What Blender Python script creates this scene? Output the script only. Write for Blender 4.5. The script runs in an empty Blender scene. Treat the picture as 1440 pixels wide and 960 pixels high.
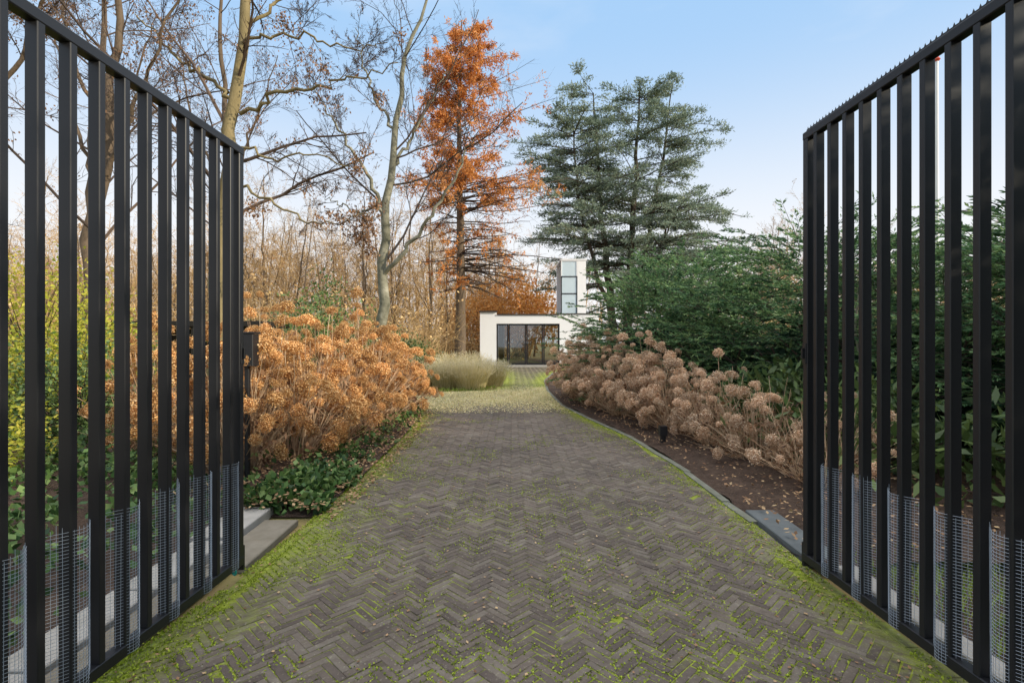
import bpy, math, random
import numpy as np
from mathutils import Vector
rng=np.random.default_rng(11); random.seed(11)
scene=bpy.context.scene; COL=scene.collection
R_=math.radians
# ------------------------------------------------------------------ helpers
def nrm(a): return a/np.maximum(np.linalg.norm(a,axis=-1,keepdims=True),1e-9)
def rdir(n): return nrm(rng.normal(0,1,(n,3)))
def noise2(x,y,s=1.0,ph=0.0):
    x=np.asarray(x)*s+ph; y=np.asarray(y)*s-ph*1.3
    return (np.sin(x*1.7+np.sin(y*1.3+1.1)*1.5)+np.sin(y*2.1+np.sin(x*1.1+2.0)*1.7)+.6*np.sin(x*4.3+y*2.9+1)+.5*np.sin(y*5.7-x*3.1+np.sin(x*2.7)))/3.1
def make_mesh(name,V,Q,rnd=None,smooth=False,extra=None):
    me=bpy.data.meshes.new(name)
    V=np.asarray(V,dtype=np.float32); Q=np.asarray(Q,dtype=np.int32); n=len(Q)
    me.vertices.add(len(V)); me.vertices.foreach_set('co',V.ravel())
    me.loops.add(n*4); me.loops.foreach_set('vertex_index',Q.ravel())
    me.polygons.add(n); me.polygons.foreach_set('loop_start',np.arange(0,n*4,4,dtype=np.int32))
    if rnd is not None:
        a=me.attributes.new('rnd','FLOAT','POINT'); a.data.foreach_set('value',np.asarray(rnd,dtype=np.float32))
    if extra is not None:
        a=me.attributes.new('edge','FLOAT','POINT'); a.data.foreach_set('value',np.asarray(extra,dtype=np.float32))
    me.update(calc_edges=True)
    me.polygons.foreach_set('use_smooth',np.full(n,smooth,dtype=bool))
    me.validate()
    return me
def link(name,me,mat=None,parent=None,loc=None):
    if mat is not None and not me.materials: me.materials.append(mat)
    o=bpy.data.objects.new(name,me); COL.objects.link(o)
    if parent is not None: o.parent=parent
    if loc is not None: o.location=loc
    return o
class Acc:
    def __init__(s): s.V=[];s.Q=[];s.r=[];s.n=0
    def add(s,V,Q,r=None):
        s.V.append(V); s.Q.append(Q+s.n); s.r.append(np.zeros(len(V)) if r is None else r); s.n+=len(V)
    def mesh(s,name,smooth=False):
        return make_mesh(name,np.concatenate(s.V),np.concatenate(s.Q),np.concatenate(s.r),smooth)
    def leaves(s,c,d,n,L,W,r=None):
        N=len(c); L=np.broadcast_to(L,(N,)); W=np.broadcast_to(W,(N,))
        side=nrm(np.cross(d,n))
        m=c+d*(L*.5)[:,None]
        V=np.stack([c,m+side*(W*.5)[:,None],c+d*L[:,None],m-side*(W*.5)[:,None]],1).reshape(-1,3)
        Q=np.arange(N*4).reshape(N,4)
        if r is None: r=rng.random(N)
        s.add(V,Q,np.repeat(r,4))
    def tubes(s,P,R,sides=3,r=None):
        N,K,_=P.shape
        T=nrm(np.gradient(P,axis=1)); Tm=nrm(P[:,-1]-P[:,0])
        ref=np.where((np.abs(Tm[:,2])<.85)[:,None],np.array([0,0,1.]),np.array([1.,0,0]))[:,None,:]
        A=nrm(np.cross(T,np.broadcast_to(ref,T.shape))); B=np.cross(T,A)
        an=np.arange(sides)*2*math.pi/sides
        V=P[:,:,None,:]+R[:,:,None,None]*(np.cos(an)[None,None,:,None]*A[:,:,None,:]+np.sin(an)[None,None,:,None]*B[:,:,None,:])
        idx=np.arange(N*K*sides).reshape(N,K,sides)
        a=idx[:,:-1]; b=np.roll(a,-1,2); c=idx[:,1:]; d=np.roll(c,-1,2)
        Q=np.stack([a,b,d,c],-1).reshape(-1,4)
        if r is None: r=rng.random(N)
        s.add(V.reshape(-1,3),Q,np.repeat(r,K*sides))
def grow(P0,D,L,R0,K,wig,up,taper=.35):
    N=len(P0); P=np.zeros((N,K,3)); P[:,0]=P0; d=D.copy(); L=np.broadcast_to(L,(N,)); R0=np.broadcast_to(R0,(N,))
    for k in range(1,K):
        d=d+rng.normal(0,wig,(N,3)); d[:,2]+=up; d=nrm(d)
        P[:,k]=P[:,k-1]+d*(L/(K-1))[:,None]
    return P,R0[:,None]*np.linspace(1,taper,K)[None]
def at_t(P,t):
    N,K,_=P.shape; f=np.clip(t,0,.999)*(K-1); i=f.astype(int); f=(f-i)[...,None]; rows=np.arange(N)[:,None]
    a=P[rows,i]; b=P[rows,i+1]
    return a+(b-a)*f, nrm(b-a)
def kids(P,R,n,t0,t1,ang,lf,rf,K,wig,up,angj=.25,tl=.6,minr=.003,flat=None,taper=.35):
    N=len(P); t=rng.uniform(t0,t1,(N,n)); pos,tan=at_t(P,t)
    Lp=np.linalg.norm(np.diff(P,axis=1),axis=2).sum(1)
    rr=R[:,0][:,None]+(R[:,-1]-R[:,0])[:,None]*t
    pos=pos.reshape(-1,3); tan=tan.reshape(-1,3); M=len(pos)
    rv=rdir(M)
    if flat is not None: rv[:,2]*=0; rv=nrm(rv); perp=nrm(np.cross(tan,np.tile([0,0,1.],(M,1)))*np.sign(rng.random((M,1))-.5)+rv*flat)
    else: perp=nrm(np.cross(tan,rv))
    a=(ang+rng.normal(0,angj,M))[:,None]
    D=nrm(tan*np.cos(a)+perp*np.sin(a))
    L=(Lp[:,None]*lf*(1-tl*t)).reshape(-1)*rng.uniform(.6,1.2,M)
    return grow(pos,D,L,np.maximum((rr*rf).reshape(-1),minr),K,wig,up,taper)
def curve(pts,K,wig=0.0):
    pts=np.array(pts,float); s=np.concatenate([[0],np.cumsum(np.linalg.norm(np.diff(pts,axis=0),axis=1))]); u=np.linspace(0,s[-1],K)
    P=np.stack([np.interp(u,s,pts[:,i]) for i in range(3)],1)
    for _ in range(2): P[1:-1]=(P[:-2]+2*P[1:-1]+P[2:])/4
    P[1:-1]+=rng.normal(0,wig,(K-2,3))
    return P
class MB:
    def __init__(s): s.v=[];s.f=[]
    def box(s,x0,x1,y0,y1,z0,z1,ch=0):
        if ch<=0:
            b=len(s.v); s.v+=[(x0,y0,z0),(x1,y0,z0),(x1,y1,z0),(x0,y1,z0),(x0,y0,z1),(x1,y0,z1),(x1,y1,z1),(x0,y1,z1)]
            s.f+=[tuple(b+i for i in q) for q in ((0,3,2,1),(4,5,6,7),(0,1,5,4),(1,2,6,5),(2,3,7,6),(3,0,4,7))]; return
        d=(x1-x0,y1-y0,z1-z0); ax=d.index(max(d)); lo=(x0,y0,z0); hi=(x1,y1,z1); o=[i for i in range(3) if i!=ax]
        u0,u1,w0,w1=lo[o[0]],hi[o[0]],lo[o[1]],hi[o[1]]
        prof=[(u0+ch,w0),(u1-ch,w0),(u1,w0+ch),(u1,w1-ch),(u1-ch,w1),(u0+ch,w1),(u0,w1-ch),(u0,w0+ch)]
        b=len(s.v)
        for e in (lo[ax],hi[ax]):
            for (u,w) in prof:
                p=[0,0,0]; p[ax]=e; p[o[0]]=u; p[o[1]]=w; s.v.append(tuple(p))
        for i in range(8): s.f.append((b+i,b+(i+1)%8,b+8+(i+1)%8,b+8+i))
        s.f.append(tuple(b+i for i in range(7,-1,-1))); s.f.append(tuple(b+8+i for i in range(8)))
    def cyl(s,x,y,z0,z1,r0,r1=None,n=16):
        r1=r0 if r1 is None else r1; b=len(s.v)
        for z,r in ((z0,r0),(z1,r1)):
            for i in range(n): a=2*math.pi*i/n; s.v.append((x+r*math.cos(a),y+r*math.sin(a),z))
        for i in range(n): s.f.append((b+i,b+(i+1)%n,b+n+(i+1)%n,b+n+i))
        s.f.append(tuple(b+i for i in range(n-1,-1,-1))); s.f.append(tuple(b+n+i for i in range(n)))
    def mesh(s,name):
        me=bpy.data.meshes.new(name); me.from_pydata(s.v,[],s.f); me.update(); return me
def thing(name,label,cat,loc=(0,0,0),rz=0,group=None):
    o=bpy.data.objects.new(name,None); COL.objects.link(o); o.empty_display_size=.1
    o.location=loc; o.rotation_euler=(0,0,rz); o['label']=label; o['category']=cat
    if group: o['group']=group
    return o
def tag(o,label,cat,group=None,kind=None):
    o['label']=label; o['category']=cat
    if group: o['group']=group
    if kind: o['kind']=kind
    return o
def struct(o,label=None,cat=None):
    o['kind']='structure'
    if label: o['label']=label
    if cat: o['category']=cat
    return o
def dup(root,loc,rz,scale=(1,1,1),label=None,group=None):
    r=root.copy(); COL.objects.link(r); r.location=loc; r.rotation_euler=(0,0,rz); r.scale=scale
    if label: r['label']=label
    if group: r['group']=group
    for ch in list(root.children):
        c=ch.copy(); COL.objects.link(c); c.parent=r
    return r
# ------------------------------------------------------------------ materials
def newmat(name):
    m=bpy.data.materials.new(name); m.use_nodes=True; nt=m.node_tree
    return m,nt,nt.nodes['Principled BSDF'],nt.nodes['Material Output']
def N(nt,t,**kw):
    n=nt.nodes.new(t)
    for k,v in kw.items(): setattr(n,k,v)
    return n
def ramp(nt,cols,pos=None):
    r=N(nt,'ShaderNodeValToRGB'); e=r.color_ramp.elements
    while len(e)<len(cols): e.new(.5)
    for i,c in enumerate(cols):
        e[i].position=(i/(len(cols)-1)) if pos is None else pos[i]; e[i].color=(*c,1)
    return r
def leafmat(name,cols,tr=.25,rough=.55,spec=.3,var=(.78,1.22)):
    m,nt,b,out=newmat(name)
    a=N(nt,'ShaderNodeAttribute',attribute_name='rnd')
    oi=N(nt,'ShaderNodeObjectInfo')
    r=ramp(nt,cols); nt.links.new(a.outputs['Fac'],r.inputs[0])
    hs=N(nt,'ShaderNodeHueSaturation'); mr=N(nt,'ShaderNodeMapRange'); mr.inputs[3].default_value=var[0]; mr.inputs[4].default_value=var[1]
    nt.links.new(oi.outputs['Random'],mr.inputs[0]); nt.links.new(mr.outputs[0],hs.inputs['Value']); nt.links.new(r.outputs[0],hs.inputs['Color'])
    nt.links.new(hs.outputs[0],b.inputs['Base Color']); b.inputs['Roughness'].default_value=rough
    b.inputs['Specular IOR Level'].default_value=spec
    if tr>0:
        t=N(nt,'ShaderNodeBsdfTranslucent'); nt.links.new(hs.outputs[0],t.inputs[0])
        mx=N(nt,'ShaderNodeMixShader'); mx.inputs[0].default_value=tr
        nt.links.new(b.outputs[0],mx.inputs[1]); nt.links.new(t.outputs[0],mx.inputs[2]); nt.links.new(mx.outputs[0],out.inputs[0])
    return m
def noisemat(name,cols,scale,rough=.8,bump=.3,bscale=None,detail=6,pos=None,spec=.3,stretch=None,bdist=.02):
    m,nt,b,out=newmat(name)
    tc=N(nt,'ShaderNodeTexCoord'); mp=N(nt,'ShaderNodeMapping'); nt.links.new(tc.outputs['Object'],mp.inputs[0])
    if stretch: mp.inputs['Scale'].default_value=stretch
    n=N(nt,'ShaderNodeTexNoise'); n.inputs['Scale'].default_value=scale; n.inputs['Detail'].default_value=detail; n.inputs['Roughness'].default_value=.65
    nt.links.new(mp.outputs[0],n.inputs['Vector'])
    r=ramp(nt,cols,pos); nt.links.new(n.outputs['Fac'],r.inputs[0]); nt.links.new(r.outputs[0],b.inputs['Base Color'])
    b.inputs['Roughness'].default_value=rough; b.inputs['Specular IOR Level'].default_value=spec
    if bump:
        n2=N(nt,'ShaderNodeTexNoise'); n2.inputs['Scale'].default_value=bscale or scale*3; n2.inputs['Detail'].default_value=5
        nt.links.new(mp.outputs[0],n2.inputs['Vector'])
        bp=N(nt,'ShaderNodeBump'); bp.inputs['Strength'].default_value=bump; bp.inputs['Distance'].default_value=bdist
        nt.links.new(n2.outputs['Fac'],bp.inputs['Height']); nt.links.new(bp.outputs[0],b.inputs['Normal'])
    return m
M_gate=noisemat('gate_paint',[(.008,.0085,.0105),(.017,.0175,.021)],3,rough=.42,bump=.05,bscale=180,spec=.38,bdist=.002)
M_wire=noisemat('galvanised_wire',[(.30,.35,.42),(.48,.54,.62)],30,rough=.5,bump=0)
M_bark_brown=noisemat('bark_brown',[(.05,.037,.026),(.13,.095,.065),(.20,.15,.10)],4,rough=.9,bump=.8,bscale=14,stretch=(3,3,.6))
M_bark_pale=noisemat('bark_pale',[(.07,.07,.045),(.22,.21,.155),(.42,.40,.32)],3,rough=.85,bump=.5,bscale=14,pos=[.3,.55,.75])
M_bark_olive=noisemat('bark_olive',[(.07,.058,.03),(.22,.175,.085),(.38,.31,.18)],2.5,rough=.85,bump=.6,bscale=12,stretch=(2,2,.7))
M_bark_dark=noisemat('bark_dark',[(.04,.03,.023),(.10,.078,.058)],5,rough=.9,bump=.6,bscale=16)
M_twig=leafmat('twig_wood',[(.035,.025,.02),(.075,.052,.04),(.13,.09,.066)],tr=0,rough=.85)
M_twig_tan=leafmat('twig_tan',[(.20,.12,.05),(.40,.26,.12),(.58,.41,.20)],tr=0,rough=.85)
M_stem=leafmat('hydrangea_stem',[(.26,.16,.09),(.47,.32,.20),(.62,.47,.32)],tr=0,rough=.75)
M_head_sun=leafmat('dried_petals_sun_tinted',[(.30,.13,.045),(.62,.34,.13),(.80,.51,.23),(.92,.70,.42)],tr=.32,rough=.75,spec=.12,var=(.75,1.25))  # left bushes: golden sun warmth mixed into the petal colour
M_head_cool=leafmat('dried_petals_cool',[(.34,.20,.13),(.66,.46,.30),(.80,.62,.45),(.92,.79,.62)],tr=.32,rough=.75,spec=.12,var=(.78,1.22))
M_redwood=leafmat('rust_needles',[(.24,.08,.02),(.50,.19,.045),(.67,.29,.08),(.58,.35,.16)],tr=.35)
M_beech=leafmat('orange_leaves',[(.34,.15,.04),(.60,.30,.08),(.68,.39,.14)],tr=.4)
M_cedar=leafmat('cedar_needles',[(.07,.115,.09),(.18,.25,.19),(.30,.38,.27),(.45,.48,.30)],tr=.28)
M_juniper=leafmat('juniper_sprays',[(.016,.045,.022),(.065,.155,.07),(.18,.31,.125),(.38,.50,.20)],tr=.25)
M_holly=leafmat('broad_evergreen',[(.04,.065,.022),(.09,.15,.045),(.20,.26,.08)],tr=.25,rough=.4,spec=.4)
M_lime=leafmat('lime_leaves',[(.15,.21,.02),(.34,.38,.04),(.54,.50,.07),(.58,.45,.10)],tr=.4)
M_ivy=leafmat('ivy_leaves',[(.022,.055,.018),(.06,.13,.035),(.12,.21,.055),(.20,.28,.09)],tr=.15,rough=.5,spec=.25)
M_brownleaf=leafmat('brown_hanging_leaves',[(.09,.045,.028),(.22,.12,.06),(.34,.19,.10)],tr=.25)
M_litter=leafmat('fallen_leaves',[(.15,.08,.04),(.30,.17,.09),(.44,.28,.15),(.55,.40,.22)],tr=.1,rough=.7)
M_sun_strip=leafmat('sun_strip_flecks',[(.58,.44,.18),(.84,.70,.36),(.90,.82,.55),(.56,.56,.16)],tr=.1,rough=.8)  # bright yellow standing in for sunlight on the bricks
M_grass=leafmat('lawn_blades',[(.10,.16,.02),(.24,.33,.045),(.40,.46,.10)],tr=.3)
M_moss=leafmat('moss',[(.13,.17,.015),(.30,.38,.03),(.46,.54,.07)],tr=.2,rough=.85)
M_straw=leafmat('straw_blades',[(.42,.38,.14),(.70,.60,.28),(.84,.74,.42),(.90,.82,.55)],tr=.35)
M_plume=leafmat('grass_plumes',[(.76,.67,.45),(.92,.85,.66)],tr=.4)
M_soil=noisemat('soil',[(.03,.019,.014),(.08,.052,.038),(.17,.12,.085)],9,rough=.95,bump=1,bscale=35,bdist=.05)
M_ground=noisemat('woodland_ground',[(.10,.08,.03),(.24,.18,.08),(.20,.24,.06)],.9,rough=.95,bump=.8,bscale=12)
M_concrete=noisemat('concrete',[(.20,.19,.16),(.36,.34,.31),(.46,.44,.41)],5,rough=.85,bump=.3,bscale=60,bdist=.004)
M_oldslab=noisemat('weathered_slab',[(.10,.085,.055),(.20,.175,.135),(.31,.28,.23)],6,rough=.85,bump=.4,bscale=40,bdist=.006)
M_kerb=noisemat('kerb_stone',[(.07,.08,.05),(.17,.175,.14),(.30,.30,.27)],6,rough=.85,bump=.4,bscale=40,bdist=.006)
M_slate=noisemat('slate',[(.06,.07,.075),(.12,.135,.14),(.19,.205,.21)],5,rough=.6,bump=.5,bscale=25,bdist=.006)
M_white=noisemat('white_render',[(.80,.80,.81),(.87,.87,.88)],2,rough=.8,bump=.05,bscale=90,bdist=.003)
M_black=noisemat('black_metal',[(.010,.010,.012),(.018,.018,.02)],5,rough=.4,bump=0,spec=.4)
M_fascia=noisemat('dark_fascia',[(.03,.027,.027),(.05,.045,.045)],4,rough=.5,bump=0)
M_darkwood=noisemat('dark_stained_wood',[(.014,.012,.010),(.03,.026,.022)],8,rough=.7,bump=.3,bscale=30,stretch=(1,1,8))
M_floor=noisemat('oak_floor',[(.28,.18,.10),(.38,.26,.15)],5,rough=.5,bump=0)
M_polew=noisemat('pole_white',[(.70,.72,.70),(.80,.82,.80)],3,rough=.4,bump=0)
M_red=noisemat('red_paint',[(.50,.06,.03),(.60,.08,.04)],3,rough=.4,bump=0)
M_teal=noisemat('teal_plastic',[(.02,.30,.26),(.03,.38,.33)],3,rough=.4,bump=0)
def glassmat(name,tint,body,k):
    m,nt,b,out=newmat(name)
    tr=N(nt,'ShaderNodeBsdfTransparent'); tr.inputs[0].default_value=tint
    gl=N(nt,'ShaderNodeBsdfGlossy'); gl.inputs['Roughness'].default_value=.02; gl.inputs[0].default_value=(.9,.95,1,1)
    df=N(nt,'ShaderNodeBsdfDiffuse'); df.inputs[0].default_value=body
    m0=N(nt,'ShaderNodeMixShader'); m0.inputs[0].default_value=k; nt.links.new(tr.outputs[0],m0.inputs[1]); nt.links.new(df.outputs[0],m0.inputs[2])
    mx=N(nt,'ShaderNodeMixShader'); fr=N(nt,'ShaderNodeFresnel'); fr.inputs[0].default_value=1.9
    nt.links.new(fr.outputs[0],mx.inputs[0]); nt.links.new(m0.outputs[0],mx.inputs[1]); nt.links.new(gl.outputs[0],mx.inputs[2]); nt.links.new(mx.outputs[0],out.inputs[0])
    return m
M_glass=glassmat('window_glass',(.72,.76,.76,1),(.1,.1,.1,1),0)
M_tglass=glassmat('stair_window_glass',(.7,.78,.82,1),(.62,.74,.80,1),.85)
def brickmat(name,joint=False):
    m,nt,b,out=newmat(name)
    a=N(nt,'ShaderNodeAttribute',attribute_name='rnd'); e=N(nt,'ShaderNodeAttribute',attribute_name='edge')
    tc=N(nt,'ShaderNodeTexCoord')
    if joint: r=ramp(nt,[(.062,.051,.038),(.12,.10,.072)])
    else: r=ramp(nt,[(.072,.055,.048),(.102,.082,.070),(.132,.107,.088),(.162,.138,.114),(.23,.205,.165)],[0,.3,.55,.8,1])
    n1=N(nt,'ShaderNodeTexNoise'); n1.inputs['Scale'].default_value=14; n1.inputs['Detail'].default_value=8; n1.inputs['Roughness'].default_value=.7
    nt.links.new(tc.outputs['Object'],n1.inputs['Vector'])
    mth=N(nt,'ShaderNodeMath',operation='MULTIPLY_ADD'); mth.inputs[1].default_value=.6
    sub=N(nt,'ShaderNodeMath',operation='SUBTRACT'); sub.inputs[1].default_value=.30
    nt.links.new(n1.outputs['Fac'],sub.inputs[0]); nt.links.new(a.outputs['Fac'],mth.inputs[0]); nt.links.new(sub.outputs[0],mth.inputs[2])
    nt.links.new(mth.outputs[0],r.inputs[0])
    n5=N(nt,'ShaderNodeTexNoise'); n5.inputs['Scale'].default_value=.9; n5.inputs['Detail'].default_value=7; n5.inputs['Roughness'].default_value=.65; nt.links.new(tc.outputs['Object'],n5.inputs['Vector'])
    m5=N(nt,'ShaderNodeMapRange'); m5.inputs[1].default_value=.3; m5.inputs[2].default_value=.7; m5.inputs[3].default_value=.70; m5.inputs[4].default_value=1.28; nt.links.new(n5.outputs['Fac'],m5.inputs[0])
    hs=N(nt,'ShaderNodeHueSaturation'); nt.links.new(m5.outputs[0],hs.inputs['Value']); nt.links.new(r.outputs[0],hs.inputs['Color'])
    n2=N(nt,'ShaderNodeTexNoise'); n2.inputs['Scale'].default_value=3.4; n2.inputs['Detail'].default_value=10; n2.inputs['Roughness'].default_value=.85
    nt.links.new(tc.outputs['Object'],n2.inputs['Vector'])
    ad=N(nt,'ShaderNodeMath',operation='ADD'); nt.links.new(n2.outputs['Fac'],ad.inputs[0]); nt.links.new(e.outputs['Fac'],ad.inputs[1])
    mr=N(nt,'ShaderNodeMapRange'); lo,hi=(.51,.64) if joint else (.70,.94)
    mr.inputs[1].default_value=lo; mr.inputs[2].default_value=hi; mr.inputs[4].default_value=1 if joint else .85; nt.links.new(ad.outputs[0],mr.inputs[0])
    mc=ramp(nt,[(.11,.13,.02),(.32,.38,.035)],[.3,.7]); nt.links.new(n1.outputs['Fac'],mc.inputs[0])
    mx=N(nt,'ShaderNodeMix',data_type='RGBA'); nt.links.new(mr.outputs[0],mx.inputs[0]); nt.links.new(hs.outputs[0],mx.inputs[6]); nt.links.new(mc.outputs[0],mx.inputs[7])
    n3=N(nt,'ShaderNodeTexNoise'); n3.inputs['Scale'].default_value=60; n3.inputs['Detail'].default_value=3
    nt.links.new(tc.outputs['Object'],n3.inputs['Vector'])
    m3=N(nt,'ShaderNodeMapRange'); m3.inputs[1].default_value=.60; m3.inputs[2].default_value=.72; m3.inputs[4].default_value=.55; nt.links.new(n3.outputs['Fac'],m3.inputs[0])
    mx2=N(nt,'ShaderNodeMix',data_type='RGBA'); nt.links.new(m3.outputs[0],mx2.inputs[0]); nt.links.new(mx.outputs[2],mx2.inputs[6]); mx2.inputs[7].default_value=(.34,.32,.23,1)
    nt.links.new(mx2.outputs[2],b.inputs['Base Color'])
    b.inputs['Roughness'].default_value=.7; b.inputs['Specular IOR Level'].default_value=.25
    bp=N(nt,'ShaderNodeBump'); bp.inputs['Strength'].default_value=.6; bp.inputs['Distance'].default_value=.005
    n4=N(nt,'ShaderNodeTexNoise'); n4.inputs['Scale'].default_value=80; n4.inputs['Detail'].default_value=4; nt.links.new(tc.outputs['Object'],n4.inputs['Vector'])
    nt.links.new(n4.outputs['Fac'],bp.inputs['Height']); nt.links.new(bp.outputs[0],b.inputs['Normal'])
    return m
M_brick=brickmat('clinker_bricks'); M_joint=brickmat('brick_joints',True)
# ------------------------------------------------------------------ drive outline
LY=[-3,2.0,2.8,3.9,5.4,7.5,9.5,10.6,11.1,11.5,12.4,13.2,13.7,14.4,18,22,25,27.3]
LX=[-1.9,-1.62,-1.52,-1.46,-1.46,-1.50,-1.62,-1.9,-2.6,-3.6,-4.2,-3.2,-1.3,-.45,-.28,-.35,-.9,-1.6]
RY=[-3,2.0,3.0,4,5.5,7.2,8.8,10.8,14,17.7,22,25,27.3]
RX=[1.95,1.78,1.74,1.78,1.78,1.66,1.36,1.04,.96,1.12,1.75,2.8,3.6]
xl=lambda y: np.interp(y,LY,LX); xr=lambda y: np.interp(y,RY,RX)
def sheet(name,fl,fr,y0,y1,nx,ny,zf,mat,edge=False):
    y=np.linspace(y0,y1,ny); u=np.linspace(0,1,nx); Y,U=np.meshgrid(y,u,indexing='ij')
    X=fl(Y)+(fr(Y)-fl(Y))*U; Z=zf(X,Y,U)
    V=np.stack([X,Y,Z],-1).reshape(-1,3); idx=np.arange(nx*ny).reshape(ny,nx)
    Q=np.stack([idx[:-1,:-1],idx[:-1,1:],idx[1:,1:],idx[1:,:-1]],-1).reshape(-1,4)
    ed=edgef(X,Y).ravel() if edge else None
    return link(name,make_mesh(name,V,Q,rng.random(len(V)),True,ed),mat)
def edgef(X,Y):
    dl=X-xl(Y); dr=xr(Y)-X
    m=.36*np.exp(-np.maximum(dl,0)/.42)+.28*np.exp(-np.maximum(dr,0)/.26)
    m+=.32*np.exp(-np.maximum(dr,0)/.30)*np.clip((Y-6.5)/2,0,1)
    near=np.clip((6.5-Y)/3.0,0,1)
    far=np.clip((Y-10)/2,0,1)*.22  # extra moss tint lightens the far drive to suggest the sunlit strip
    return m+near*(.08+.10*noise2(X,Y,1.1,4)+.04*noise2(X,Y,4.1,2))-.02+far
gs=400; g=MB(); g.v=[(-gs,-60,-.035),(gs,-60,-.035),(gs,gs,-.035),(-gs,gs,-.035)]; g.f=[(0,1,2,3)]
struct(link('ground',g.mesh('ground'),M_ground))
struct(sheet('driveway_joints',xl,xr,-2,27.3,40,260,lambda X,Y,U:-.0030+0*X,M_joint,True),'sandy mossy joints between the driveway bricks','paving')
W=.039; n=4; gap=.0022
G=700; xs=np.arange(-G,G); X_,Y_=np.meshgrid(xs,xs,indexing='ij'); X_=X_.ravel(); Y_=Y_.ravel(); tt=(X_-Y_)%(2*n)
H=tt==0; Vv=tt==2*n-1
cx=np.concatenate([(X_[H]+n/2)*W,(X_[Vv]+.5)*W]); cy=np.concatenate([(Y_[H]+.5)*W,(Y_[Vv]+n/2)*W])
hx=np.concatenate([np.full(H.sum(),n*W/2),np.full(Vv.sum(),W/2)])-gap; hy=np.concatenate([np.full(H.sum(),W/2),np.full(Vv.sum(),n*W/2)])-gap
c45=math.cos(math.pi/4); wx=(cx-cy)*c45; wy=(cx+cy)*c45+10
keep=(wy>1.0)&(wy<27.2)&(wx>xl(wy)+.05)&(wx<xr(wy)-.05)
cx,cy,hx,hy,wx,wy=[a[keep] for a in (cx,cy,hx,hy,wx,wy)]; nb=len(cx)
def bricks(cxw,cyw,hx,hy,ang,zoff,ch=.0026,jit=.0011):
    nb=len(cxw); sx=np.array([-1,1,1,-1]); sy=np.array([-1,-1,1,1])
    hx=hx[:,None]+rng.normal(0,.0010,(nb,1)); hy=hy[:,None]+rng.normal(0,.0008,(nb,1))
    V2=np.zeros((nb,12,3)); V2[:,:4,0]=sx*hx; V2[:,:4,1]=sy*hy; V2[:,:4,2]=-.03; V2[:,4:8]=V2[:,:4]; V2[:,4:8,2]=-ch*.8; V2[:,8:,0]=sx*(hx-ch); V2[:,8:,1]=sy*(hy-ch)
    tz=rng.normal(0,jit,nb)[:,None]; tx=rng.normal(0,.009,nb)[:,None]; ty=rng.normal(0,.012,nb)[:,None]
    V2[:,4:,2]+=tz+tx*V2[:,4:,0]+ty*V2[:,4:,1]
    a=(ang+rng.normal(0,.024,nb))[:,None]
    x=V2[...,0]*np.cos(a)-V2[...,1]*np.sin(a)+cxw[:,None]; y=V2[...,0]*np.sin(a)+V2[...,1]*np.cos(a)+cyw[:,None]
    V=np.stack([x,y,V2[...,2]+zoff],-1)
    fq=np.array([[0,1,5,4],[1,2,6,5],[2,3,7,6],[3,0,4,7],[4,5,9,8],[5,6,10,9],[6,7,11,10],[7,4,8,11],[8,9,10,11]])
    Q=(np.arange(nb)[:,None,None]*12+fq[None]).reshape(-1,4)
    return V.reshape(-1,3),Q,np.repeat(rng.random(nb),12)
V,Q,r=bricks(wx,wy,hx,hy,np.full(nb,math.pi/4),.0)
struct(link('driveway',make_mesh('driveway',V,Q,r,False,edgef(V[:,0],V[:,1])),M_brick),'herringbone dark clinker brick driveway with mossy joints','driveway')
def edging(name,fx,y0,y1,side,mat,w,L):
    ys=np.arange(y0,y1,.01); p=np.stack([fx(ys),ys],1); s=np.concatenate([[0],np.cumsum(np.linalg.norm(np.diff(p,axis=0),axis=1))])
    u=np.arange(.1,s[-1],L+.004); x=np.interp(u,s,p[:,0]); y=np.interp(u,s,ys); x2=np.interp(u+.02,s,p[:,0]); y2=np.interp(u+.02,s,ys)
    V,Q,r=bricks(x,y,np.full(len(u),L/2),np.full(len(u),w/2),np.arctan2(y2-y,x2-x),.003 if side<0 else .012)
    struct(link(name,make_mesh(name,V,Q,r,False,edgef(V[:,0],V[:,1])),mat))
edging('kerb_left',xl,-1,27,-1,M_brick,.06,.2); edging('kerb_right',lambda y:xr(y)+.015,3.95,27,1,M_kerb,.065,.48)
edging('kerb_right_near',xr,-1,3.9,-1,M_brick,.06,.2)
bump=lambda X,Y,U:.012+.03*noise2(X,Y,1.7)+.016*noise2(X,Y,7.1)+.01*noise2(X,Y,17)+.05*np.minimum(U*8,1)
struct(sheet('flower_bed_right',lambda y:xr(y)+.055,lambda y:xr(y)+6.5,3.0,27,150,420,bump,M_soil))
struct(sheet('flower_bed_left',lambda y:xl(y)-6.5,lambda y:xl(y)-.04,4.0,10.7,130,130,lambda X,Y,U:-.02+np.clip((Y-4.0)/.5,0,1)*(.03+.02*noise2(X,Y,1.7)+.016*noise2(X,Y,7.1)+.05*np.minimum((1-U)*10,1)),M_soil))
struct(sheet('ground_left_verge',lambda y:0*y-9,lambda y:0*y-2.14,-1,4.15,60,60,lambda X,Y,U:-.02+.02*noise2(X,Y,3.7),M_soil))
struct(sheet('lawn_right',lambda y:0*y+2.03,lambda y:0*y+8.5,-1,3.0,40,40,lambda X,Y,U:-.01+.015*noise2(X,Y,3.7),M_soil))
struct(sheet('lawn_far',lambda y:xl(y)-9,lambda y:xl(y)-.04,13.3,30,40,40,lambda X,Y,U:-.01+.015*noise2(X,Y,3.7),M_ground))
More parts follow.
